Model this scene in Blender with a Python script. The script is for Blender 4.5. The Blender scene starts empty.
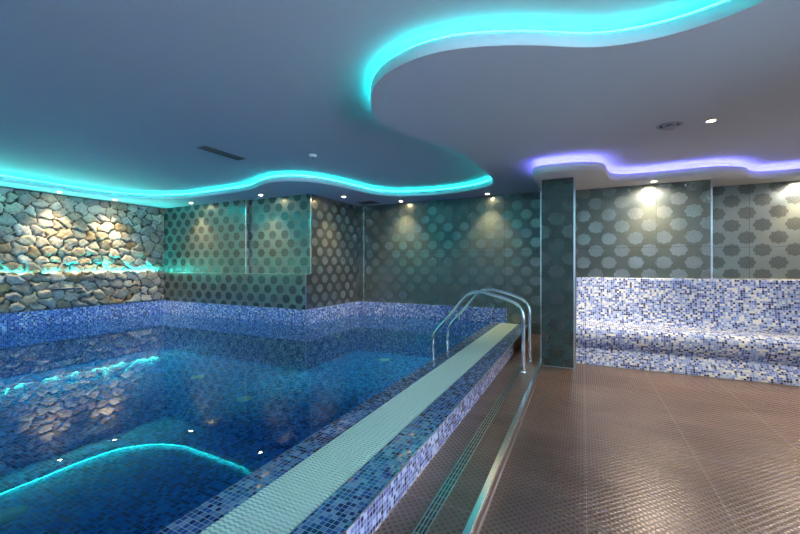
import bpy, bmesh, math, random
import numpy as np
from mathutils import Vector
from mathutils.geometry import tessellate_polygon

PI = math.pi
S = bpy.context.scene
C = S.collection
random.seed(4)

# ------------------------------------------------------------------ sizes of the place (metres)
X_LEFT, X_RIGHT = -8.476, 4.0
Y_REAR = -2.8
Y_FRONT = 5.21          # parapet wall closing the left bay of the pool
Y_BACK = 6.978
X_BAY = -4.39           # side face of the parapet block
Z_WATER = 0.235
Z_POOL = -0.55
Z_BAND = 0.518          # top of the mosaic band
Z_LEDGE = 1.146
Z_G = 2.592             # lower ceiling
Z_U = 2.735              # raised ceiling recess
Z_W = 2.41              # dropped wave soffit
X_CI, X_CO = -1.512, -0.845   # pool curb
Z_CURB = 0.245
Z_PLAT = 0.09
X_NOSE = -0.46

# ------------------------------------------------------------------ node helpers
def newmat(name):
    m = bpy.data.materials.new(name); m.use_nodes = True
    nt = m.node_tree
    for n in list(nt.nodes):
        if n.type != 'BSDF_PRINCIPLED' and n.type != 'OUTPUT_MATERIAL': nt.nodes.remove(n)
    b = [n for n in nt.nodes if n.type == 'BSDF_PRINCIPLED'][0]
    return m, nt, b

class G:
    """tiny expression builder over shader nodes"""
    def __init__(s, nt): s.nt = nt
    def _in(s, sock, v):
        if isinstance(v, (int, float)): sock.default_value = v
        elif isinstance(v, tuple): sock.default_value = v
        else: s.nt.links.new(v, sock)
    def m(s, op, a, b=0.0, c=None, clamp=False):
        n = s.nt.nodes.new('ShaderNodeMath'); n.operation = op; n.use_clamp = clamp
        s._in(n.inputs[0], a); s._in(n.inputs[1], b)
        if c is not None: s._in(n.inputs[2], c)
        return n.outputs[0]
    def uv(s):
        n = s.nt.nodes.new('ShaderNodeUVMap'); n.uv_map = 'UVMap'
        x = s.nt.nodes.new('ShaderNodeSeparateXYZ'); s.nt.links.new(n.outputs[0], x.inputs[0])
        return n.outputs[0], x.outputs[0], x.outputs[1]
    def comb(s, x, y, z=0.0):
        n = s.nt.nodes.new('ShaderNodeCombineXYZ'); s._in(n.inputs[0], x); s._in(n.inputs[1], y); s._in(n.inputs[2], z); return n.outputs[0]
    def white(s, vec):
        n = s.nt.nodes.new('ShaderNodeTexWhiteNoise'); n.noise_dimensions = '3D'; s._in(n.inputs['Vector'], vec); return n.outputs['Value'], n.outputs['Color']
    def noise(s, vec, scale, detail=3.0, rough=.5):
        n = s.nt.nodes.new('ShaderNodeTexNoise'); n.inputs['Scale'].default_value = scale; n.inputs['Detail'].default_value = detail
        n.inputs['Roughness'].default_value = rough
        if vec is not None: s._in(n.inputs['Vector'], vec)
        return n.outputs['Fac']
    def ramp(s, fac, stops, mode='LINEAR'):
        n = s.nt.nodes.new('ShaderNodeValToRGB'); n.color_ramp.interpolation = mode
        cr = n.color_ramp
        while len(cr.elements) < len(stops): cr.elements.new(.5)
        for e, (p, c) in zip(cr.elements, stops): e.position = p; e.color = (*c, 1)
        s._in(n.inputs[0], fac); return n.outputs[0]
    def mix(s, f, a, b):
        n = s.nt.nodes.new('ShaderNodeMix'); n.data_type = 'RGBA'
        s._in(n.inputs[0], f)
        for sock, v in ((n.inputs[6], a), (n.inputs[7], b)):
            if isinstance(v, tuple): sock.default_value = (*v[:3], 1)
            else: s.nt.links.new(v, sock)
        return n.outputs[2]
    def mixf(s, f, a, b):
        n = s.nt.nodes.new('ShaderNodeMix'); n.data_type = 'FLOAT'
        s._in(n.inputs[0], f); s._in(n.inputs[2], a); s._in(n.inputs[3], b); return n.outputs[0]
    def bump(s, h, strength, dist):
        n = s.nt.nodes.new('ShaderNodeBump'); n.inputs['Strength'].default_value = strength; n.inputs['Distance'].default_value = dist
        s._in(n.inputs['Height'], h); return n.outputs[0]
    def objco(s):
        n = s.nt.nodes.new('ShaderNodeTexCoord'); return n.outputs['Object']
    def joint(s, x, period, off, w):
        """1 in a thin joint line at x = off + k*period"""
        t = s.m('SUBTRACT', x, off); t = s.m('DIVIDE', t, period); t = s.m('ADD', t, .5)
        t = s.m('FRACT', t); t = s.m('SUBTRACT', t, .5); t = s.m('ABSOLUTE', t); t = s.m('MULTIPLY', t, period)
        return s.m('LESS_THAN', t, w)

def plain(name, col, rough=.5, metal=0.0, spec=.5, emit=None, strength=0):
    m, nt, b = newmat(name)
    b.inputs['Base Color'].default_value = (*col, 1); b.inputs['Roughness'].default_value = rough
    b.inputs['Metallic'].default_value = metal; b.inputs['Specular IOR Level'].default_value = spec
    if emit:
        b.inputs['Emission Color'].default_value = (*emit, 1); b.inputs['Emission Strength'].default_value = strength
    return m

def mosaic(name, stops, grout, pitch=.0255, rough=.12, jitter=.035):
    m, nt, b = newmat(name); g = G(nt)
    _, u, v = g.uv()
    us = g.m('DIVIDE', u, pitch); vs = g.m('DIVIDE', v, pitch)
    cell = g.comb(g.m('FLOOR', us), g.m('FLOOR', vs), 3.1)
    val, colr = g.white(cell)
    col = g.ramp(val, stops, 'CONSTANT')
    fu = g.m('ABSOLUTE', g.m('SUBTRACT', g.m('FRACT', us), .5)); fv = g.m('ABSOLUTE', g.m('SUBTRACT', g.m('FRACT', vs), .5))
    gm = g.m('GREATER_THAN', g.m('MAXIMUM', fu, fv), .445)
    nt.links.new(g.mix(gm, col, grout), b.inputs['Base Color'])
    nt.links.new(g.mixf(gm, rough, .7), b.inputs['Roughness'])
    geo = nt.nodes.new('ShaderNodeNewGeometry')
    sub = nt.nodes.new('ShaderNodeVectorMath'); sub.operation = 'SUBTRACT'; nt.links.new(colr, sub.inputs[0]); sub.inputs[1].default_value = (.5, .5, .5)
    sc = nt.nodes.new('ShaderNodeVectorMath'); sc.operation = 'SCALE'; nt.links.new(sub.outputs[0], sc.inputs[0]); sc.inputs['Scale'].default_value = jitter * 2
    ad = nt.nodes.new('ShaderNodeVectorMath'); ad.operation = 'ADD'; nt.links.new(geo.outputs['Normal'], ad.inputs[0]); nt.links.new(sc.outputs[0], ad.inputs[1])
    no = nt.nodes.new('ShaderNodeVectorMath'); no.operation = 'NORMALIZE'; nt.links.new(ad.outputs[0], no.inputs[0])
    nt.links.new(no.outputs[0], b.inputs['Normal'])
    return m

def damask(name, base, motif, ju, jv=(.2, 1.35), pu=.325, pv=.34, ou=0.0, ov=.166, rb=.42, rm=.24, metal=.8, rad=.080):
    """glazed metallic wall tile with a staggered flower motif, joints between big tiles"""
    m, nt, b = newmat(name); g = G(nt)
    uvv, u, v = g.uv()
    def flower(du, dv):
        a = g.m('SUBTRACT', g.m('FRACT', g.m('ADD', g.m('DIVIDE', g.m('SUBTRACT', u, du), pu), .5)), .5)
        c = g.m('SUBTRACT', g.m('FRACT', g.m('ADD', g.m('DIVIDE', g.m('SUBTRACT', v, dv), pv), .5)), .5)
        a = g.m('MULTIPLY', a, pu); c = g.m('MULTIPLY', c, pv)
        r = g.m('SQRT', g.m('ADD', g.m('MULTIPLY', a, a), g.m('MULTIPLY', c, c)))
        th = g.m('ARCTAN2', c, a)
        R = g.m('ADD', rad, g.m('MULTIPLY', rad * .17, g.m('ABSOLUTE', g.m('COSINE', g.m('MULTIPLY', th, 4.0)))))
        R = g.m('ADD', R, g.m('MULTIPLY', .005, g.m('COSINE', g.m('MULTIPLY', th, 2.0))))
        inside = g.m('LESS_THAN', r, R)
        vein = g.m('GREATER_THAN', g.m('SINE', g.m('ADD', g.m('MULTIPLY', r, 190.0), g.m('MULTIPLY', 1.6, g.m('COSINE', g.m('MULTIPLY', th, 8.0))))), .72)
        return inside, g.m('MULTIPLY', inside, vein)
    i1, v1 = flower(ou, ov); i2, v2 = flower(ou + pu / 2, ov + pv / 2)
    ins = g.m('MAXIMUM', i1, i2); vein = g.m('MAXIMUM', v1, v2)
    fac = g.m('SUBTRACT', ins, g.m('MULTIPLY', vein, .45))
    cloud = g.noise(uvv, 3.0, 4)
    bc = g.mix(g.m('MULTIPLY', cloud, .35), base, tuple(x * .7 for x in base))
    col = g.mix(fac, bc, motif)
    jn = g.m('MAXIMUM', g.joint(u, ju[1], ju[0], .0022), g.joint(v, jv[1], jv[0], .0022))
    nt.links.new(g.mix(jn, col, (.09, .1, .1)), b.inputs['Base Color'])
    nt.links.new(g.mixf(fac, rb, rm), b.inputs['Roughness'])
    b.inputs['Metallic'].default_value = metal
    nt.links.new(g.bump(g.m('MULTIPLY', g.noise(uvv, 45.0, 2), 1.0), .12, .004), b.inputs['Normal'])
    return m

def floor_tile(name, ju, jv):
    m, nt, b = newmat(name); g = G(nt)
    uvv, u, v = g.uv()
    cloud = g.noise(uvv, 1.1, 5, .6)
    st = g.noise(g.comb(g.m('MULTIPLY', u, .5), g.m('MULTIPLY', v, 3.0)), 2.2, 4)
    col = g.ramp(g.m('ADD', g.m('MULTIPLY', cloud, .6), g.m('MULTIPLY', st, .4)), [(.3, (.12, .078, .060)), (.5, (.18, .122, .100)), (.7, (.25, .175, .150))])
    jn = g.m('MAXIMUM', g.joint(u, ju[1], ju[0], .002), g.joint(v, jv[1], jv[0], .0022))
    nt.links.new(g.mix(jn, col, (.42, .38, .35)), b.inputs['Base Color'])
    k = PI / .042
    s1 = g.m('SINE', g.m('MULTIPLY', g.m('ADD', u, g.m('MULTIPLY', v, 1.0)), k)); s2 = g.m('SINE', g.m('MULTIPLY', g.m('SUBTRACT', u, v), k))
    dm = g.m('ABSOLUTE', g.m('MULTIPLY', s1, s2))
    dm = g.m('POWER', dm, .6)
    amt = g.ramp(g.noise(uvv, 1.7, 2), [(.35, (.35, .35, .35)), (.6, (1, 1, 1))])
    h = g.m('MULTIPLY', dm, amt)
    nt.links.new(g.bump(h, .5, .0027), b.inputs['Normal'])
    nt.links.new(g.mixf(dm, .36, .24), b.inputs['Roughness'])
    b.inputs['Metallic'].default_value = .35
    b.inputs['Specular IOR Level'].default_value = .6
    return m

# ------------------------------------------------------------------ materials
M = {}
blue_band = [(0, (.02, .05, .26)), (.14, (.06, .15, .60)), (.40, (.16, .32, .85)), (.66, (.38, .56, .95)), (.86, (.80, .90, 1.0))]
blue_pool = [(0, (.015, .06, .32)), (.30, (.03, .20, .75)), (.60, (.05, .33, .95)), (.88, (.12, .48, 1.0))]
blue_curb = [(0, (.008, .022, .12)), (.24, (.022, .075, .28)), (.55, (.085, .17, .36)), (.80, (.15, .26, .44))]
blue_bench = [(0, (.02, .04, .20)), (.15, (.12, .22, .72)), (.36, (.32, .47, .93)), (.62, (.56, .70, .98)), (.80, (.90, .95, 1.0))]
M['band'] = mosaic('blue_white_mosaic', blue_band, (.50, .62, .88))
M['pool'] = mosaic('deep_blue_mosaic', blue_pool, (.10, .42, .85), pitch=.036)
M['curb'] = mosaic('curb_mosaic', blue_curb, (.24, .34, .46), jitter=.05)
M['curbface'] = mosaic('curb_face_mosaic', [(0, (.03, .03, .10)), (.25, (.10, .12, .32)), (.55, (.22, .26, .50)), (.8, (.50, .55, .75))], (.55, .56, .66))  # curb mosaic with the violet strip's pale light put into its colours
M['bench'] = mosaic('bench_mosaic', blue_bench, (.66, .72, .90), rough=.16)
tb, tm = (.19, .24, .24), (.29, .32, .30)  # one tile; each wall's light is painted into its base and motif tones
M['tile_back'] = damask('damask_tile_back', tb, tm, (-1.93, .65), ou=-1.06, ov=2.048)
M['tile_bay'] = damask('damask_tile_bay', (.27, .33, .32), (.13, .16, .17), (-4.86, .52), ou=-5.30, ov=1.881, pu=.30, rad=.076)  # motif painted dark, as it looks away from the highlight
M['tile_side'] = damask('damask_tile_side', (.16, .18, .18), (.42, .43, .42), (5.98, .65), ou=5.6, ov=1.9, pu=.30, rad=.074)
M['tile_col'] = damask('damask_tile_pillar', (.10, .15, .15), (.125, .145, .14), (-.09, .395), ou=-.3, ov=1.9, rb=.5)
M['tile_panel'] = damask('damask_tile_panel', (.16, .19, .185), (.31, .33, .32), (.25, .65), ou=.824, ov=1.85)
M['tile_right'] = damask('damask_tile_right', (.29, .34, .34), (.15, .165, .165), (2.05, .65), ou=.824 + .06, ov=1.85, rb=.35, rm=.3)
M['floor'] = floor_tile('embossed_brown_floor_tile', (.02, .67), (3.15, 1.35))
M['plat'] = floor_tile('embossed_brown_step_tile', (-.845, 5.0), (3.15, 1.35))
M['brown'] = plain('brown_riser_tile', (.10, .068, .055), .35, .3)
M['plaster'] = plain('white_ceiling_paint', (.68, .72, .78), .85, 0, .2)
M['plaster_w'] = plain('white_soffit_paint', (.92, .92, .92), .8, 0, .2)
M['steel'] = plain('brushed_steel', (.62, .62, .62), .28, 1)
M['whitesteel'] = plain('bright_edge_trim', (.86, .87, .88), .22, 1)
M['chrome'] = plain('polished_chrome', (.80, .82, .84), .06, 1)
M['dark'] = plain('recess_shade', (.02, .02, .02), .7)  # near-black put in for the shade inside drain, slot and vent openings
M['grate'] = plain('pale_green_grate', (.62, .80, .73), .38)
M['gratebase'] = plain('grate_shadow_channel', (.24, .36, .34), .6)
M['cyanled'] = plain('cyan_led', (.1, .9, .9), .5, emit=(.02, 1.0, .90), strength=5)
M['stoneled'] = plain('ledge_led', (.1, .9, .9), .5, emit=(.05, 1.0, .86), strength=75)
M['violetled'] = plain('violet_led', (.3, .3, .9), .5, emit=(.24, .23, 1.0), strength=4.5)
M['lamp'] = plain('warm_lamp', (1, .9, .7), .5, emit=(1.0, .78, .45), strength=45)
M['whiteplastic'] = plain('white_plastic', (.75, .76, .78), .4)
M['airgrey'] = plain('satin_grey_plastic', (.38, .39, .42), .45)
M['grey'] = plain('grey_metal', (.22, .24, .26), .45, .5)
M['inlet'] = plain('pale_inlet_plastic', (.35, .55, .62), .35)
M['glass'] = plain('window_glass', (1, 1, 1), .0)
nt = M['glass'].node_tree; bb = [n for n in nt.nodes if n.type == 'BSDF_PRINCIPLED'][0]
tr = nt.nodes.new('ShaderNodeBsdfTransparent'); gl = nt.nodes.new('ShaderNodeBsdfGlossy'); gl.inputs['Roughness'].default_value = 0
fr = nt.nodes.new('ShaderNodeFresnel'); fr.inputs[0].default_value = 1.45; mx = nt.nodes.new('ShaderNodeMixShader')
out = [n for n in nt.nodes if n.type == 'OUTPUT_MATERIAL'][0]
nt.links.new(fr.outputs[0], mx.inputs[0]); nt.links.new(tr.outputs[0], mx.inputs[1]); nt.links.new(gl.outputs[0], mx.inputs[2]); nt.links.new(mx.outputs[0], out.inputs[0]); nt.nodes.remove(bb)

# water: clear, blue-tinted, mirror-like at grazing angles
m, nt, b = newmat('pool_water'); g = G(nt); nt.nodes.remove(b)
out = [n for n in nt.nodes if n.type == 'OUTPUT_MATERIAL'][0]
tr = nt.nodes.new('ShaderNodeBsdfTransparent'); tr.inputs[0].default_value = (.40, .82, .98, 1)
gl = nt.nodes.new('ShaderNodeBsdfGlossy'); gl.inputs['Roughness'].default_value = .0
gl.inputs['Color'].default_value = (.92, .97, 1, 1)
fr = nt.nodes.new('ShaderNodeFresnel'); fr.inputs['IOR'].default_value = 1.36; mx = nt.nodes.new('ShaderNodeMixShader')
bn = g.bump(g.noise(g.objco(), 1.6, 2), .03, .02)
nt.links.new(bn, gl.inputs['Normal'])
nt.links.new(fr.outputs[0], mx.inputs[0]); nt.links.new(tr.outputs[0], mx.inputs[1]); nt.links.new(gl.outputs[0], mx.inputs[2]); nt.links.new(mx.outputs[0], out.inputs[0])
M['water'] = m

# stone: colour per stone from a colour attribute, fine grain on top
m, nt, b = newmat('fieldstone'); g = G(nt)
at = nt.nodes.new('ShaderNodeAttribute'); at.attribute_name = 'stone'
gr = g.noise(g.objco(), 22.0, 6, .65); gr2 = g.noise(g.objco(), 5.0, 4, .6)
f1 = g.ramp(g.m('ADD', g.m('MULTIPLY', gr, .6), g.m('MULTIPLY', gr2, .4)), [(.32, (.52, .50, .47)), (.5, (.92, .92, .92)), (.68, (1.25, 1.22, 1.15))])
mm = nt.nodes.new('ShaderNodeMix'); mm.data_type = 'RGBA'; mm.blend_type = 'MULTIPLY'; mm.inputs[0].default_value = 1
nt.links.new(at.outputs['Color'], mm.inputs[6]); nt.links.new(f1, mm.inputs[7]); nt.links.new(mm.outputs[2], b.inputs['Base Color'])
b.inputs['Roughness'].default_value = .8; b.inputs['Specular IOR Level'].default_value = .25
nt.links.new(g.bump(g.noise(g.objco(), 30.0, 6, .7), .5, .02), b.inputs['Normal'])
M['stone'] = m

# ------------------------------------------------------------------ mesh helpers
class MB:
    def __init__(s): s.v = []; s.f = []; s.uv = []; s.mi = []; s.smooth = []
    def face(s, pts, uv=None, smooth=False, mi=0):
        i = len(s.v); s.v += [tuple(p) for p in pts]; s.f.append(tuple(range(i, i + len(pts)))); s.uv.append(uv); s.smooth.append(smooth); s.mi.append(mi)
    def box(s, x0, x1, y0, y1, z0, z1, skip='', mi=0):
        P = lambda x, y, z: (x, y, z)
        if '-x' not in skip: s.face([P(x0, y1, z0), P(x0, y0, z0), P(x0, y0, z1), P(x0, y1, z1)], mi=mi)
        if '+x' not in skip: s.face([P(x1, y0, z0), P(x1, y1, z0), P(x1, y1, z1), P(x1, y0, z1)], mi=mi)
        if '-y' not in skip: s.face([P(x0, y0, z0), P(x1, y0, z0), P(x1, y0, z1), P(x0, y0, z1)], mi=mi)
        if '+y' not in skip: s.face([P(x1, y1, z0), P(x0, y1, z0), P(x0, y1, z1), P(x1, y1, z1)], mi=mi)
        if '-z' not in skip: s.face([P(x0, y1, z0), P(x1, y1, z0), P(x1, y0, z0), P(x0, y0, z0)], mi=mi)
        if '+z' not in skip: s.face([P(x0, y0, z1), P(x1, y0, z1), P(x1, y1, z1), P(x0, y1, z1)], mi=mi)
        return s
    def tube(s, pts, r, n=12, caps=True):
        pts = [Vector(p) for p in pts]; rings = []
        ref = None
        for i, p in enumerate(pts):
            t = (pts[min(i + 1, len(pts) - 1)] - pts[max(i - 1, 0)]).normalized()
            if ref is None: ref = Vector((0, 1, 0)) if abs(t.y) < .9 else Vector((1, 0, 0))
            a = (ref - t * ref.dot(t)).normalized(); bb = t.cross(a); ref = a
            rr = r[i] if isinstance(r, (list, tuple)) else r
            rings.append([p + a * math.cos(2 * PI * k / n) * rr + bb * math.sin(2 * PI * k / n) * rr for k in range(n)])
        for i in range(len(rings) - 1):
            for k in range(n):
                s.face([rings[i][k], rings[i][(k + 1) % n], rings[i + 1][(k + 1) % n], rings[i + 1][k]], smooth=True)
        if caps: s.face(rings[0][::-1]); s.face(rings[-1])
        return s
    def lathe(s, cx, cy, prof, n=28, smooth=True):
        for i in range(len(prof) - 1):
            (r0, z0), (r1, z1) = prof[i], prof[i + 1]
            for k in range(n):
                a0, a1 = 2 * PI * k / n, 2 * PI * (k + 1) / n
                q = [(cx + r0 * math.cos(a0), cy + r0 * math.sin(a0), z0), (cx + r0 * math.cos(a1), cy + r0 * math.sin(a1), z0),
                     (cx + r1 * math.cos(a1), cy + r1 * math.sin(a1), z1), (cx + r1 * math.cos(a0), cy + r1 * math.sin(a0), z1)]
                if r0 < 1e-6: q = [q[0], q[2], q[3]]
                elif r1 < 1e-6: q = [q[0], q[1], q[2]]
                s.face(q, smooth=smooth)
        return s
    def build(s, name, mats, parent=None, bevel=0, weld=True):
        if not isinstance(mats, (list, tuple)): mats = [mats]
        loc = Vector((0, 0, 0))
        if parent is not None:
            p = parent
            while p is not None: loc += Vector(p.location); p = p.parent
        else:
            vs = np.array(s.v); lo = vs.min(0); hi = vs.max(0)
            loc = Vector(((lo[0] + hi[0]) / 2, (lo[1] + hi[1]) / 2, lo[2]))
        me = bpy.data.meshes.new(name)
        me.from_pydata([(x - loc.x, y - loc.y, z - loc.z) for x, y, z in s.v], [], s.f)
        uvl = me.uv_layers.new(name='UVMap')
        for pi, p in enumerate(me.polygons):
            p.material_index = s.mi[pi]; p.use_smooth = s.smooth[pi]
            u = s.uv[pi]; nrm = p.normal; ax = max(range(3), key=lambda k: abs(nrm[k]))
            for j, li in enumerate(p.loop_indices):
                if u: uvl.data[li].uv = u[j]
                else:
                    co = s.v[s.f[pi][j]]
                    uvl.data[li].uv = (co[1], co[2]) if ax == 0 else (co[0], co[2]) if ax == 1 else (co[0], co[1])
        for mt in mats: me.materials.append(mt)
        if weld:
            bm = bmesh.new(); bm.from_mesh(me); bmesh.ops.remove_doubles(bm, verts=bm.verts, dist=1e-5); bm.to_mesh(me); bm.free()
        o = bpy.data.objects.new(name, me); C.objects.link(o)
        if parent is not None: o.parent = parent
        else: o.location = loc
        if bevel:
            md = o.modifiers.new('Bevel', 'BEVEL'); md.width = bevel; md.segments = 2; md.limit_method = 'ANGLE'
        return o

def struct(o): o['kind'] = 'structure'; return o
def tag(o, label, cat, group=None, kind=None):
    o['label'] = label; o['category'] = cat
    if group: o['group'] = group
    if kind: o['kind'] = kind
    return o
def empty(name, loc, parent=None):
    o = bpy.data.objects.new(name, None); C.objects.link(o); o.location = loc; o.empty_display_size = .05
    if parent: o.parent = parent
    return o

def spline(P, closed=True, n=6):
    out = []; N = len(P); P = [Vector((*p, 0)) for p in P]
    rng = range(N) if closed else range(N - 1)
    for i in rng:
        g_ = lambda k: P[k % N] if closed else P[max(0, min(N - 1, k))]
        p0, p1, p2, p3 = g_(i - 1), g_(i), g_(i + 1), g_(i + 2)
        for k in range(n):
            t = k / n
            out.append(.5 * ((2 * p1) + (p2 - p0) * t + (2 * p0 - 5 * p1 + 4 * p2 - p3) * t * t + (3 * p1 - p0 - 3 * p2 + p3) * t ** 3))
    if not closed: out.append(P[-1])
    return [(p.x, p.y) for p in out]
def offset(P, d, closed=True):
    """offset to the right of the travel direction by d"""
    out = []; N = len(P)
    for i in range(N):
        a = Vector(P[(i - 1) % N] if closed else P[max(0, i - 1)]); b = Vector(P[(i + 1) % N] if closed else P[min(N - 1, i + 1)])
        t = (b - a).normalized(); out.append((P[i][0] + t.y * d, P[i][1] - t.x * d))
    return out
def smooth_pts(P, it=1, closed=True):
    for _ in range(it):
        N = len(P); Q = []
        for i in range(N):
            if not closed and i in (0, N - 1): Q.append(P[i]); continue
            a, b, c = P[(i - 1) % N], P[i], P[(i + 1) % N]; Q.append(((a[0] + 2 * b[0] + c[0]) / 4, (a[1] + 2 * b[1] + c[1]) / 4))
        P = Q
    return P
def wallstrip(mb, P, z0, z1, closed=True, flip=False, mi=0):
    N = len(P)
    for i in range(N if closed else N - 1):
        a, b = P[i], P[(i + 1) % N]; q = [(*a, z0), (*b, z0), (*b, z1), (*a, z1)]
        mb.face(q[::-1] if flip else q, smooth=True, mi=mi)
def flatstrip(mb, P, Q, z, closed=True, mi=0):
    N = len(P)
    for i in range(N if closed else N - 1):
        j = (i + 1) % N; mb.face([(*P[i], z), (*P[j], z), (*Q[j], z), (*Q[i], z)], mi=mi)
def fill(mb, loops, z, up=False, mi=0):
    L = [[Vector((x, y, 0)) for x, y in lp] for lp in loops]; flat = [p for lp in loops for p in lp]
    for t in tessellate_polygon(L):
        a, b, c = [flat[k] for k in t]
        area = (b[0] - a[0]) * (c[1] - a[1]) - (c[0] - a[0]) * (b[1] - a[1])
        if abs(area) < 1e-9: continue
        tri = [a, b, c] if (area > 0) == up else [a, c, b]
        mb.face([(*p, z) for p in tri], mi=mi)

# ------------------------------------------------------------------ floor, platform, basin
struct(MB().box(X_NOSE - .02, X_RIGHT, Y_REAR, Y_BACK, -.2, 0).build('floor', M['floor']))
pf = struct(MB().box(X_CO, X_NOSE, Y_REAR, Y_BACK, -.2, Z_PLAT - .001).build('floor_platform', M['plat']))
tr_ = MB().box(X_NOSE - .028, X_NOSE + .006, Y_REAR, 5.178, Z_PLAT - .004, Z_PLAT + .003)
tr_.box(X_NOSE, X_NOSE + .006, Y_REAR, 5.178, Z_PLAT - .03, Z_PLAT - .002)
struct(tr_.build('trim_1', M['whitesteel'], bevel=.0015))
struct(MB().box(X_NOSE, X_NOSE + .009, Y_REAR, 5.178, 0, .012).build('trim_2', M['steel']))
struct(MB().box(X_NOSE, X_NOSE + .003, Y_REAR, 5.178, .012, Z_PLAT - .03).build('trim_3', M['brown']))

basin = MB()
basin.face([(X_LEFT, Y_REAR, Z_POOL), (X_CI, Y_REAR, Z_POOL), (X_CI, Y_BACK, Z_POOL), (X_LEFT, Y_BACK, Z_POOL)])
basin.face([(X_LEFT, Y_REAR, Z_POOL), (X_LEFT, Y_REAR, Z_WATER + .02), (X_CI, Y_REAR, Z_WATER + .02), (X_CI, Y_REAR, Z_POOL)])
basin.face([(X_CI, Y_REAR, Z_POOL), (X_CI, Y_BACK, Z_POOL), (X_CI, Y_BACK, Z_WATER - .05), (X_CI, Y_REAR, Z_WATER - .05)])
struct(basin.build('floor_pool', M['pool']))

# pool curb: mosaic top with a recess for the overflow grate
XG0, XG1 = -1.355, -1.035
cb = MB()
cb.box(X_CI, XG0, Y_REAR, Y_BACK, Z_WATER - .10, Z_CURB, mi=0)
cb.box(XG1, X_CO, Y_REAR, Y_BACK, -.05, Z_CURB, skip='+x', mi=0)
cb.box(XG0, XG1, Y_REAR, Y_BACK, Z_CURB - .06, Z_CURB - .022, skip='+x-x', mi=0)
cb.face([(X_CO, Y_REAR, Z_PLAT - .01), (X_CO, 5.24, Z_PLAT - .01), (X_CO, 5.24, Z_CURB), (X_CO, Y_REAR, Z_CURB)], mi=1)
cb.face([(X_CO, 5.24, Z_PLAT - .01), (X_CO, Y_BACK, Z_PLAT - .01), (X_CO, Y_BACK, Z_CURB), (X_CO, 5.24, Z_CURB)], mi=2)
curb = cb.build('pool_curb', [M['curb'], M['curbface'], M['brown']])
tag(curb, 'raised blue mosaic curb running along the right edge of the pool', 'pool edge')
MB().box(X_CO - .003, X_CO + .002, Y_REAR, 5.24, Z_CURB - .003, Z_CURB + .0015).build('edge_trim', M['steel'], curb)['label'] = 'thin metal edge profile'
MB().box(X_CO - .001, X_CO + .004, Y_REAR, 5.24, Z_PLAT, Z_PLAT + .006).build('base_trim', M['whitesteel'], curb)

gt = empty('overflow_grate', ((XG0 + XG1) / 2, 2, Z_CURB - .022))
tag(gt, 'pale mint green ribbed overflow grate set into the top of the pool curb', 'grate')
MB().box(XG0, XG1, Y_REAR, Y_BACK, Z_CURB - .022, Z_CURB - .008).build('grate_channel', M['gratebase'], gt)
sl = MB(); y = Y_REAR + .01; ns = 18; k = 0
while y < Y_BACK - .01:
    if y > -.3:
        w = .0062; xs = [XG0 + .002 + (XG1 - XG0 - .004) * i / ns for i in range(ns + 1)]
        off = [(.0032 if (i % 2) else -.0032) for i in range(ns + 1)]
        for i in range(ns):
            a0, a1, b0, b1 = y + off[i] - w, y + off[i] + w, y + off[i + 1] - w, y + off[i + 1] + w; zt = Z_CURB + .003; zb = Z_CURB - .008
            sl.face([(xs[i], a0, zt), (xs[i + 1], b0, zt), (xs[i + 1], b1, zt), (xs[i], a1, zt)])
            sl.face([(xs[i], a0, zb), (xs[i + 1], b0, zb), (xs[i + 1], b0, zt), (xs[i], a0, zt)])
            sl.face([(xs[i], a1, zt), (xs[i + 1], b1, zt), (xs[i + 1], b1, zb), (xs[i], a1, zb)])
    else:
        sl.box(XG0 + .002, XG1 - .002, y - .006, y + .006, Z_CURB - .008, Z_CURB + .003)
    y += .021
sl.build('grate_ribs', M['grate'], gt, weld=False)

# water
wt = MB()
wt.face([(X_LEFT, Y_REAR, Z_WATER), (X_CI, Y_REAR, Z_WATER), (X_CI, Y_FRONT, Z_WATER), (X_LEFT, Y_FRONT, Z_WATER)])
wt.face([(X_BAY, Y_FRONT, Z_WATER), (X_CI, Y_FRONT, Z_WATER), (X_CI, Y_BACK, Z_WATER), (X_BAY, Y_BACK, Z_WATER)])
tag(wt.build('pool_water', M['water']), 'still clear blue water filling the indoor pool', 'water', kind='stuff')

# floor drain on the platform
dr = empty('linear_drain', (-.66, 1.0, Z_PLAT))
tag(dr, 'narrow steel slot drain in the brown step beside the pool curb', 'drain')
D0, D1, DY0, DY1 = -.687, -.635, Y_REAR, 4.72
MB().box(D0, D1, DY0, DY1, Z_PLAT - .001, Z_PLAT + .0008).build('drain_channel', M['dark'], dr)
br = MB(); y = DY0 + .03
for i in range(4):
    x = D0 + (D1 - D0) * i / 3; br.box(x - .0035, x + .0035, DY0, DY1, Z_PLAT, Z_PLAT + .004)
while y < DY1: br.box(D0, D1, y - .003, y + .003, Z_PLAT, Z_PLAT + .002); y += .06
br.build('drain_grille', M['steel'], dr)

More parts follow.
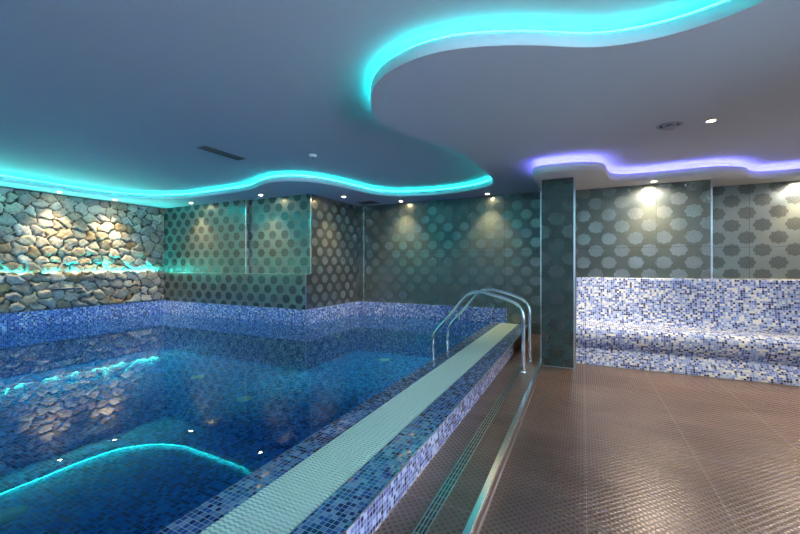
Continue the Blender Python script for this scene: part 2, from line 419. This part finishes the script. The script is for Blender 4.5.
# ------------------------------------------------------------------ stone wall
def stone_panel(mb_name, xb, y0, y1, z0, z1, step, parent=None, seed=1):
    rng = np.random.default_rng(seed)
    cy, cz = .205, .165
    ny, nz = int((y1 - y0) / cy) + 4, int((z1 - z0) / cz) + 4
    sites = []
    for j in range(-2, nz):
        for i in range(-2, ny):
            sites.append((y0 + (i + .5 + (j % 2) * .5 + rng.uniform(-.36, .36)) * cy, z0 + (j + .5 + rng.uniform(-.34, .34)) * cz))
    n = len(sites); st = np.array(sites); sc = np.stack([rng.uniform(.8, 1.25, n), rng.uniform(.95, 1.5, n)], 1)
    wgt = rng.uniform(-.018, .03, n); hh = rng.uniform(.55, 1.0, n); tilt = rng.uniform(-.16, .16, (n, 2)); ang = rng.uniform(-.5, .5, n)
    Ys = np.linspace(y0, y1, int((y1 - y0) / step) + 1); Zs = np.linspace(z0, z1, max(2, int((z1 - z0) / step) + 1))
    YY, ZZ = np.meshgrid(Ys, Zs); P = np.stack([YY.ravel(), ZZ.ravel()], 1)
    wob = .012 * np.sin(P[:, :1] * 31 + P[:, 1:] * 17) + .01 * np.sin(P[:, 1:] * 43 - P[:, :1] * 23)
    Pw = P + np.concatenate([wob, -wob], 1)
    f1 = np.full(len(P), 9.); f2 = np.full(len(P), 9.); id1 = np.zeros(len(P), int)
    for k in range(n):
        d = Pw - st[k]; msk = (np.abs(d[:, 0]) < .6) & (np.abs(d[:, 1]) < .5)
        if not msk.any(): continue
        dd = d[msk]; c, s_ = math.cos(ang[k]), math.sin(ang[k]); a = (dd[:, 0] * c + dd[:, 1] * s_) * .82; b_ = (-dd[:, 0] * s_ + dd[:, 1] * c) * 1.12
        r = np.sqrt(a * a + b_ * b_) - wgt[k]
        g1, g2, gi = f1[msk], f2[msk], id1[msk]
        lt = r < g1; g2 = np.where(lt, g1, np.minimum(g2, r)); gi = np.where(lt, k, gi); g1 = np.where(lt, r, g1)
        f1[msk], f2[msk], id1[msk] = g1, g2, gi
    e = np.clip((f2 - f1) / .075, 0, 1); dome = np.sqrt(1 - (1 - e) ** 2.4)
    rel = P - st[id1]
    h = dome * (.055 * hh[id1] + (rel * tilt[id1]).sum(1) + .012) + .004 * np.sin(P[:, 0] * 60 + id1) * np.sin(P[:, 1] * 70 + id1 * 2) * dome
    h = np.clip(h, -.01, .1)
    fade = np.clip(np.minimum((P[:, 1] - z0) / .03, (z1 - P[:, 1]) / .014), 0, 1) ** .5; h = h * fade
    pal = np.array([(.50, .47, .42), (.62, .58, .50), (.42, .42, .42), (.56, .55, .54), (.68, .64, .56), (.50, .44, .36), (.34, .34, .34), (.60, .60, .60)])
    cs = np.clip(pal[rng.integers(0, len(pal), n)] * rng.uniform(.75, 1.2, (n, 1)), 0, .9)
    rust = rng.uniform(0, 1, n) > .93; cs[rust] = (.40, .31, .22)
    col = cs[id1]; mort = (e < .16); col = np.where(mort[:, None], np.array([(.07, .068, .062)]), col)
    loc = Vector((0, 0, 0))
    if parent is not None: loc = Vector(parent.location)
    else: loc = Vector((xb, (y0 + y1) / 2, z0))
    if z1 < Z_LEDGE + .1:      # uneven stone tops along the ledge
        P = P.copy(); k_ = ((P[:, 1] - z0) / (z1 - z0)) ** 8
        P[:, 1] += k_ * (.018 * np.sin(P[:, 0] * 17) + .014 * np.sin(P[:, 0] * 41 + 1) + .008)
    verts = np.stack([xb + h - loc.x, P[:, 0] - loc.y, P[:, 1] - loc.z], 1)
    W = len(Ys); faces = [(j * W + i, j * W + i + 1, (j + 1) * W + i + 1, (j + 1) * W + i) for j in range(len(Zs) - 1) for i in range(W - 1)]
    me = bpy.data.meshes.new(mb_name); me.from_pydata(verts.tolist(), [], faces)
    ca = me.color_attributes.new('stone', 'FLOAT_COLOR', 'POINT'); ca.data.foreach_set('color', np.concatenate([col, np.ones((len(col), 1))], 1).astype(np.float32).ravel())
    me.polygons.foreach_set('use_smooth', [True] * len(faces)); me.materials.append(M['stone'])
    o = bpy.data.objects.new(mb_name, me); C.objects.link(o)
    if parent: o.parent = parent
    else: o.location = loc
    return o
struct(MB().box(X_LEFT - .6, X_LEFT - .16, Y_REAR, Y_BACK, Z_POOL, Z_U).build('wall_left_backing', M['stone']))
wl = struct(stone_panel('wall_left', X_LEFT - .02, Y_REAR, Y_FRONT, Z_BAND, Z_LEDGE + .03, .017, seed=5))
stone_panel('upper_stone_face', X_LEFT - .10, Y_REAR, 5.34, Z_LEDGE, Z_G, .017, parent=wl, seed=8)
MB().box(X_LEFT - .3, X_LEFT - .022, Y_REAR, 5.34, Z_LEDGE - .02, Z_LEDGE + .004).build('ledge', M['stone'], wl)
MB().box(X_LEFT - .4, X_LEFT, Y_REAR, Y_BACK, Z_POOL, Z_BAND).build('mosaic_band', M['band'], wl)
ls = MB().box(X_LEFT - .052, X_LEFT - .036, Y_REAR + .05, 5.12, Z_LEDGE + .004, Z_LEDGE + .012)
tag(ls.build('led_strip', M['stoneled']), 'turquoise light strip lying on the ledge halfway up the stone wall', 'light strip')

# waterfall spout in the stone wall
sp = empty('water_spout', (X_LEFT + .06, 3.47, .87))
tag(sp, 'thin stainless steel water spout blade sticking out of the stone wall', 'water spout')
MB().box(X_LEFT - .02, X_LEFT + .10, 3.25, 3.69, .878, .892).build('spout_blade', M['whitesteel'], sp, bevel=.002)
MB().box(X_LEFT - .02, X_LEFT + .085, 3.265, 3.675, .862, .876).build('spout_slot', M['dark'], sp)

# ------------------------------------------------------------------ front bay wall (parapet + upper panels)
wf = struct(MB().box(X_LEFT, X_BAY, Y_FRONT, Y_BACK + .2, Z_BAND, Z_LEDGE - .004, skip='+x').build('wall_front', M['tile_bay']))
MB().face([(X_BAY, Y_FRONT, Z_BAND), (X_BAY, Y_BACK, Z_BAND), (X_BAY, Y_BACK, Z_LEDGE), (X_BAY, Y_FRONT, Z_LEDGE)])
sd = MB(); sd.face([(X_BAY, Y_FRONT, Z_BAND), (X_BAY, Y_BACK, Z_BAND), (X_BAY, Y_BACK, Z_LEDGE), (X_BAY, Y_FRONT, Z_LEDGE)])
sd.face([(X_BAY, 5.335, Z_LEDGE), (X_BAY, Y_BACK, Z_LEDGE), (X_BAY, Y_BACK, Z_G), (X_BAY, 5.335, Z_G)])
sd.build('side_face', M['tile_side'], wf)
XS = -5.93
MB().box(X_LEFT - .1, XS, 5.27, 5.6, Z_LEDGE, Z_G).build('upper_panel', M['tile_bay'], wf)
MB().box(XS, X_BAY - .001, 5.335, Y_BACK, Z_LEDGE, Z_G, skip='+x').build('upper_panel', M['tile_bay'], wf)
MB().box(X_LEFT, X_BAY + .004, Y_FRONT - .004, 5.34, Z_LEDGE - .004, Z_LEDGE + .004).build('ledge_cap', M['whitesteel'], wf)
MB().box(X_LEFT, X_BAY, Y_FRONT, 5.6, Z_POOL, Z_BAND, skip='+x').build('mosaic_band', M['band'], wf)
MB().box(X_BAY - .2, X_BAY, Y_FRONT, Y_BACK, Z_POOL, Z_BAND, skip='-y').build('mosaic_band', M['band'], wf)
# pilaster where the bay meets the back wall
pl = MB().box(X_BAY, -4.25, 6.93, Y_BACK, Z_BAND, Z_G); struct(pl.build('trim_4', M['tile_back']))
struct(MB().box(X_BAY, -4.25, 6.925, Y_BACK, Z_POOL, Z_BAND).build('trim_5', M['band']))
def vtrim(n, x, y, z0, z1, w=.007, m='whitesteel'): struct(MB().box(x - w, x + w, y - w, y + w, z0, z1).build('trim_%d' % n, M[m]))
vtrim(6, X_BAY, 5.335, Z_LEDGE, Z_G, .009); vtrim(7, X_BAY, Y_FRONT, Z_WATER - .3, Z_LEDGE, .007); vtrim(8, XS, 5.27, Z_LEDGE, Z_G, .011)
vtrim(9, -4.25, 6.925, Z_WATER - .3, Z_G, .014)

# ------------------------------------------------------------------ back wall
wb = struct(MB().box(X_BAY, -.4, Y_BACK, Y_BACK + .2, Z_CURB - .3, Z_G).build('wall_back', M['tile_back']))
MB().box(X_BAY, -1.236, Y_BACK - .006, Y_BACK + .1, Z_POOL, Z_BAND).build('mosaic_band', M['band'], wb)

# right-hand walls: a panel standing forward and the deeper wall beside it
struct(MB().box(-.45, 1.495, 6.09, Y_BACK + .2, 0, Z_G).build('wall_niche', M['tile_panel']))
wbr = struct(MB().box(1.495, X_RIGHT + .2, 6.68, Y_BACK + .2, 0, Z_G).build('wall_back_right', M['tile_right']))
vtrim(10, 1.495, 6.088, 1.12, Z_W, .010)

# square pillar
CX0, CX1, CY0, CY1 = -.485, -.09, 5.18, 6.09
col = struct(MB().box(CX0, CX1, CY0, CY1, 0, Z_W + .01).build('wall_pillar', M['tile_col']))
def ctrim(x, y, w): MB().box(x - w, x + w, y - w, y + w, 0, Z_W).build('corner_trim', M['whitesteel'], col)
ctrim(CX0, CY0, .006); ctrim(CX1, CY0, .011)
MB().box(CX0, CX1, CY0 - .004, CY0 + .01, 0, .008).build('base_trim', M['steel'], col)

# ------------------------------------------------------------------ mosaic bench
prof = [(6.086, 1.127), (6.045, 1.127), (6.035, 1.10), (6.02, .95), (5.995, .78), (5.97, .65), (5.935, .56), (5.88, .515), (5.80, .50), (5.70, .497), (5.62, .485), (5.565, .455),
        (5.535, .41), (5.53, .36), (5.545, .30), (5.575, .245), (5.60, .21), (5.607, .185), (5.59, .155), (5.55, .13), (5.51, .095), (5.488, .05), (5.48, 0)]
pr = spline([(a, b_) for a, b_ in prof], closed=False, n=3)
bn = MB(); L = [0.0]
for i in range(1, len(pr)): L.append(L[-1] + math.hypot(pr[i][0] - pr[i - 1][0], pr[i][1] - pr[i - 1][1]))
bx0, bx1 = CX1 + .012, X_RIGHT - .005
for i in range(len(pr) - 1):
    (ya, za), (yb, zb) = pr[i], pr[i + 1]
    bn.face([(bx0, yb, zb), (bx1, yb, zb), (bx1, ya, za), (bx0, ya, za)], uv=[(bx0, -L[i + 1]), (bx1, -L[i + 1]), (bx1, -L[i]), (bx0, -L[i])], smooth=True)
for xx in (bx0, bx1):
    bn.face([(xx, a, b_) for a, b_ in pr] + [(xx, 6.086, 0)])
bench = tag(bn.build('tiled_bench', M['bench']), 'long curved heated bench covered in blue and white mosaic along the right wall', 'bench')
MB().box(1.495, X_RIGHT, 6.09, 6.68, 0, 1.127).build('back_ledge', M['tile_side'], wbr)
MB().box(bx0, bx1, 5.474, 5.482, 0, .008).build('base_trim', M['steel'], bench)

# ------------------------------------------------------------------ ceilings
UC = [(-8.035, -2.3), (-8.035, -.8), (-8.035, .6), (-8.035, 1.8), (-8.04, 2.8), (-8.045, 3.45), (-7.99, 3.93), (-7.77, 4.31), (-7.40, 4.56), (-7.0, 4.67), (-6.5, 4.69), (-5.93, 4.68), (-5.45, 4.67),
      (-5.07, 4.61), (-4.79, 4.48), (-4.48, 4.37), (-4.17, 4.36), (-3.90, 4.48), (-3.70, 4.75), (-3.58, 5.10), (-3.50, 5.55), (-3.38, 5.98), (-3.08, 6.28), (-2.57, 6.42), (-2.04, 6.42), (-1.66, 6.30),
      (-1.38, 6.09), (-1.24, 5.83), (-1.205, 5.45), (-1.215, 5.05), (-1.232, 4.45), (-1.27, 4.02), (-1.38, 3.70), (-1.53, 3.45), (-1.63, 3.20), (-1.64, 2.90), (-1.53, 2.60), (-1.41, 2.41), (-1.24, 2.255),
      (-1.04, 2.165), (-.84, 2.135), (-.6, 2.17), (-.28, 2.30), (-.01, 2.46), (.18, 2.53), (.42, 2.55), (.65, 2.50), (.83, 2.40), (1.15, 2.12), (1.6, 1.75), (2.2, 1.35), (2.8, .8), (3.1, 0), (3.15, -1.2), (2.9, -2.1), (2.2, -2.4), (-2, -2.4), (-7.6, -2.45)]
uc = smooth_pts(spline(UC, n=5), 3)          # travels clockwise seen from above: outside is on the left
lipo = offset(uc, -.022); ledc = offset(uc, -.036); covb = offset(uc, -.16)
room = [(X_LEFT - .15, Y_REAR), (X_RIGHT, Y_REAR), (X_RIGHT, Y_BACK), (X_LEFT - .15, Y_BACK)]
cm = MB(); fill(cm, [room, uc], Z_G)
ceil = struct(cm.build('ceiling', M['plaster']))
fs = MB(); wallstrip(fs, uc, Z_G, Z_G + .082); wallstrip(fs, lipo, Z_G + .02, Z_G + .082, flip=True); flatstrip(fs, uc, lipo, Z_G + .082)
fs.build('cove_fascia', M['plaster'], ceil)
cv = MB(); flatstrip(cv, lipo, covb, Z_G + .02); wallstrip(cv, covb, Z_G + .02, Z_U); cv.build('cove_tray', M['plaster'], ceil)
up = MB(); up.face([(x, y, Z_U) for x, y in room][::-1]); up.build('recessed_ceiling', M['plaster'], ceil)
def strip(name, P, z, mat, label, w=.012, h=.010, closed=True):
    a, b_ = offset(P, w / 2, closed), offset(P, -w / 2, closed); mb = MB()
    flatstrip(mb, a, b_, z + h, closed); wallstrip(mb, a, z, z + h, closed); wallstrip(mb, b_, z, z + h, closed, flip=True)
    return tag(mb.build(name, mat), label, 'light strip')
strip('led_strip', ledc, Z_G + .100, M['cyanled'], 'winding turquoise light strip hidden behind the lip of the wavy ceiling cove')

# dropped wave soffit on the right
WC = [(-.54, 6.05), (-.55, 5.6), (-.565, 5.2), (-.555, 4.95), (-.50, 4.83), (-.38, 4.785), (-.15, 4.80), (.05, 4.855), (.185, 4.965), (.25, 5.14), (.285, 5.38), (.35, 5.60), (.50, 5.72), (.72, 5.76), (1.0, 5.76), (1.25, 5.745),
      (1.46, 5.765), (1.66, 5.86), (1.80, 5.99), (1.885, 6.17), (2.0, 6.30), (2.15, 6.345), (2.5, 6.345), (3.0, 6.34), (3.99, 6.34)]
wc = spline(WC, closed=False, n=5)
wm = MB(); fill(wm, [wc + [(3.99, 6.70), (1.50, 6.70), (1.50, 6.10), (-.45, 6.10)]], Z_W)
fill(wm, [offset(wc, .0, False) + [(3.99, 6.70), (1.50, 6.70), (1.50, 6.10), (-.45, 6.10)]], Z_W + .02, up=True)
wallstrip(wm, wc, Z_W, Z_W + .095, closed=False); wi = offset(wc, -.02, False)
wallstrip(wm, wi, Z_W + .02, Z_W + .095, closed=False, flip=True); flatstrip(wm, wc, wi, Z_W + .095, closed=False)
ws = struct(wm.build('ceiling_soffit', M['plaster_w']))
wled = offset(wc, -.055, False)[4:-3]
wb_ = offset(wc, -.17, False); cvb = MB(); wallstrip(cvb, wb_[3:-1], Z_W + .02, Z_G, closed=False); cvb.build('cove_back', M['plaster_w'], ws)
strip('led_strip', wled, Z_W + .077, M['violetled'], 'violet light strip behind the lip of the white wavy soffit on the right', closed=False)

# ------------------------------------------------------------------ downlights
def make_downlight(x, y, z):
    t = empty('downlight', (x, y, z))
    MB().lathe(x, y, [(.030, z + .004), (.030, z - .002), (.034, z - .006), (.044, z - .006), (.047, z - .001), (.047, z + .004)]).build('ring', M['steel'], t)
    MB().lathe(x, y, [(0, z - .0025), (.0295, z - .0025)]).build('bulb', M['lamp'], t)
    return t
SPOT = bpy.data.lights.new('downlight_beam', 'SPOT'); SPOT.energy = 40; SPOT.color = (1.0, .75, .40); SPOT.spot_size = math.radians(92); SPOT.spot_blend = .9; SPOT.shadow_soft_size = .03
WIDE = bpy.data.lights.new('downlight_spill', 'SPOT'); WIDE.energy = 15; WIDE.color = (1.0, .89, .74); WIDE.spot_size = math.radians(168); WIDE.spot_blend = .5; WIDE.shadow_soft_size = .035
DL = [(-8.25, 3.28, Z_G, 'downlight above the stone wall, nearest the left edge of the photo'),
      (-8.25, 4.14, Z_G, 'downlight above the stone wall, second from the left edge of the photo'),
      (-7.25, 5.04, Z_G, 'downlight in the soffit above the left upper wall panel beside the stone corner'),
      (-5.29, 5.03, Z_G, 'downlight in the soffit above the upper wall panel left of the projecting corner'),
      (-4.02, 5.84, Z_G, 'downlight in the soffit beside the brightly lit side face of the bay'),
      (-3.28, 6.76, Z_G, 'downlight above the left half of the back wall by the dark ceiling grille'),
      (-1.54, 6.74, Z_G, 'downlight above the back wall at the tip of the turquoise cove'),
      (1.03, 4.215, Z_G, 'glowing downlight alone in the open grey ceiling beside the round speaker'),
      (.846, 5.90, Z_W, 'small downlight under the white wavy soffit above the bench')]
G_ = 'recessed warm downlights'
proto = None
for x, y, z, lab in DL + [(2.6, 4.2, Z_G, None), (2.58, 6.5, Z_W, None), (-8.25, 1.8, Z_G, None), (-8.25, .4, Z_G, None)]:  # unseen extras at the end, added for fill except over the bench
    if proto is None: proto = make_downlight(x, y, z); t = proto
    else:
        t = proto.copy(); C.objects.link(t); t.location = (x, y, z)
        for ch in list(proto.children):
            c = ch.copy(); C.objects.link(c); c.parent = t
    tag(t, lab or 'unseen recessed warm downlight out of view', 'downlight', G_)
    lo = bpy.data.objects.new('beam', SPOT); C.objects.link(lo); lo.location = (x, y, z - .012)
    if x > 0: lo = bpy.data.objects.new('spill', WIDE); C.objects.link(lo); lo.location = (x, y, z - .014)
# ceiling fittings
sk = empty('air_valve', (.72, 4.18, Z_G)); tag(sk, 'round ceiling air valve beside the glowing downlight in the grey ceiling', 'air valve')
MB().lathe(.72, 4.18, [(.10, Z_G + .002), (.10, Z_G - .004), (.088, Z_G - .012), (.074, Z_G - .004)]).build('rim', M['airgrey'], sk)
MB().lathe(.72, 4.18, [(0, Z_G - .036), (.050, Z_G - .034), (.064, Z_G - .026), (.050, Z_G - .018), (.02, Z_G + .001)]).build('disc', M['airgrey'], sk)
MB().lathe(.72, 4.18, [(.058, Z_G - .001), (.076, Z_G - .001)]).build('gap_shade', M['dark'], sk)  # flat black ring painted for the shade around the valve disc
def vent(x0, x1, y0, y1, z, n, along_y, label):
    v = empty('air_vent', ((x0 + x1) / 2, (y0 + y1) / 2, z)); tag(v, label, 'vent')
    f = MB(); t = .014
    f.box(x0, x1, y0, y0 + t, z - .008, z + .001); f.box(x0, x1, y1 - t, y1, z - .008, z + .001); f.box(x0, x0 + t, y0, y1, z - .008, z + .001); f.box(x1 - t, x1, y0, y1, z - .008, z + .001)
    f.build('vent_frame', M['grey'], v); MB().box(x0 + t, x1 - t, y0 + t, y1 - t, z - .002, z).build('vent_backing', M['dark'], v)
    s_ = MB()
    for i in range(n):
        if along_y: xx = x0 + t + (x1 - x0 - 2 * t) * (i + .5) / n; s_.box(xx - .003, xx + .003, y0 + t, y1 - t, z - .007, z - .001)
        else: yy = y0 + t + (y1 - y0 - 2 * t) * (i + .5) / n; s_.box(x0 + t, x1 - t, yy - .003, yy + .003, z - .007, z - .001)
    s_.build('vent_slats', M['grey'], v)
vent(-4.21, -4.06, 3.0, 3.60, Z_U, 6, True, 'slim grey slot vent in the blue raised ceiling over the pool')
vent(-4.15, -3.75, 6.45, 6.75, Z_G, 8, False, 'dark grille in the soffit above the inner corner of the back wall')
sd_ = empty('smoke_detector', (-3.14, 3.86, Z_U)); tag(sd_, 'tiny white smoke detector on the blue raised ceiling', 'smoke detector')
MB().lathe(-3.14, 3.86, [(.05, Z_U), (.05, Z_U - .018), (.036, Z_U - .034), (0, Z_U - .036)]).build('body', M['whiteplastic'], sd_)
MB().lathe(-3.14, 3.86, [(.022, Z_U - .034), (.02, Z_U - .05), (0, Z_U - .052)]).build('sensor', M['grey'], sd_)

# ------------------------------------------------------------------ pool ladder
ld = empty('pool_ladder', (-.60, 4.70, Z_PLAT)); tag(ld, 'polished chrome pool ladder arching over the curb beside the pillar', 'pool ladder')
rail = [(-.60, Z_PLAT), (-.60, .35), (-.60, .62), (-.602, .72), (-.625, .80), (-.68, .862), (-.77, .905), (-.90, .945), (-1.03, .975), (-1.11, .985), (-1.19, .975), (-1.27, .925), (-1.36, .825), (-1.50, .655), (-1.62, .515),
        (-1.67, .445), (-1.69, .39), (-1.695, .30), (-1.695, 0), (-1.695, -.42)]
rp = spline(rail, closed=False, n=5)
for yy in (4.42, 4.98):
    MB().tube([(a, yy, b_) for a, b_ in rp], .0205, 16).build('rail', M['chrome'], ld)
    MB().lathe(-.60, yy, [(.021, Z_PLAT + .022), (.026, Z_PLAT + .018), (.033, Z_PLAT + .008), (.034, Z_PLAT)]).build('base_flange', M['chrome'], ld)
for zz in (.195, -.06, -.31):
    MB().box(-1.755, -1.665, 4.42, 4.98, zz - .012, zz + .006).build('tread', M['steel'], ld, bevel=.004)

# floor inlets in the pool
IL = [(-5.73, 4.10, 'pale round inlet on the pool bottom near the parapet, left of the others'), (-4.21, 3.71, 'pale round inlet on the pool bottom in the middle of the pool'),
      (-3.82, 1.22, 'pale round inlet on the pool bottom nearest the camera at the left edge'), (-3.49, 6.45, 'pale round inlet on the pool bottom close to the back wall')]
inl = None
for x, y, lab in IL:
    if inl is None:
        inl = empty('pool_inlet', (x, y, Z_POOL))
        MB().lathe(x, y, [(.105, Z_POOL), (.100, Z_POOL + .008), (.072, Z_POOL + .012), (.068, Z_POOL + .006)]).build('rim', M['inlet'], inl)
        MB().lathe(x, y, [(.068, Z_POOL + .004), (.04, Z_POOL + .014), (0, Z_POOL + .016)]).build('cap', M['inlet'], inl); t = inl
    else:
        t = inl.copy(); C.objects.link(t); t.location = (x, y, Z_POOL)
        for ch in list(inl.children): c = ch.copy(); C.objects.link(c); c.parent = t
    tag(t, lab, 'pool inlet', 'round inlets on the pool bottom')

# ------------------------------------------------------------------ rear wall, and unseen windows added in the right wall for daylight fill
struct(MB().box(X_LEFT - .4, X_RIGHT + .2, Y_REAR - .2, Y_REAR, Z_POOL, Z_U).build('wall_rear', M['plaster_w']))
rw = MB(); wins = [(-2.5, -.65), (-.35, 1.5)]; z0, z1 = .5, 2.4; py = Y_REAR
for a, b_ in wins:
    rw.box(X_RIGHT, X_RIGHT + .2, py, a, -.2, Z_U); rw.box(X_RIGHT, X_RIGHT + .2, a, b_, -.2, z0); rw.box(X_RIGHT, X_RIGHT + .2, a, b_, z1, Z_U); py = b_
rw.box(X_RIGHT, X_RIGHT + .2, py, Y_BACK + .2, -.2, Z_U)
struct(rw.build('wall_right', M['plaster_w']))
for i, (a, b_) in enumerate(wins):
    f = MB(); t = .05; xa, xb = X_RIGHT + .06, X_RIGHT + .12
    f.box(xa, xb, a, b_, z0, z0 + t); f.box(xa, xb, a, b_, z1 - t, z1); f.box(xa, xb, a, a + t, z0, z1); f.box(xa, xb, b_ - t, b_, z0, z1)
    f.box(xa, xb, (a + b_) / 2 - .02, (a + b_) / 2 + .02, z0, z1)
    w = struct(f.build('window_%d' % (i + 1), M['whiteplastic']))
    p_ = MB(); p_.face([(X_RIGHT + .09, a, z0), (X_RIGHT + .09, b_, z0), (X_RIGHT + .09, b_, z1), (X_RIGHT + .09, a, z1)]); p_.build('pane', M['glass'], w)

w = bpy.data.worlds.new('World'); S.world = w; w.use_nodes = True
bg = w.node_tree.nodes['Background']; bg.inputs[0].default_value = (.58, .75, 1.0, 1); bg.inputs[1].default_value = 5.0

# ------------------------------------------------------------------ camera
cd = bpy.data.cameras.new('Camera'); cam = bpy.data.objects.new('Camera', cd); C.objects.link(cam)
cd.sensor_width = 36; cd.lens = 373.87 / 800 * 36; cd.shift_y = -1.51 / 800; cd.clip_start = .05
cam.location = (0, 0, 1.3); cam.rotation_euler = (PI / 2, 0, .4539)
S.camera = cam
S.view_settings.view_transform = 'Standard'; S.view_settings.look = 'None'; S.view_settings.exposure = 2.05; S.view_settings.gamma = 1
S.cycles.max_bounces = 10; S.cycles.diffuse_bounces = 5; S.cycles.glossy_bounces = 5; S.cycles.transparent_max_bounces = 12
S.cycles.use_denoising = True; S.cycles.sample_clamp_indirect = 6; S.cycles.caustics_reflective = False; S.cycles.caustics_refractive = False
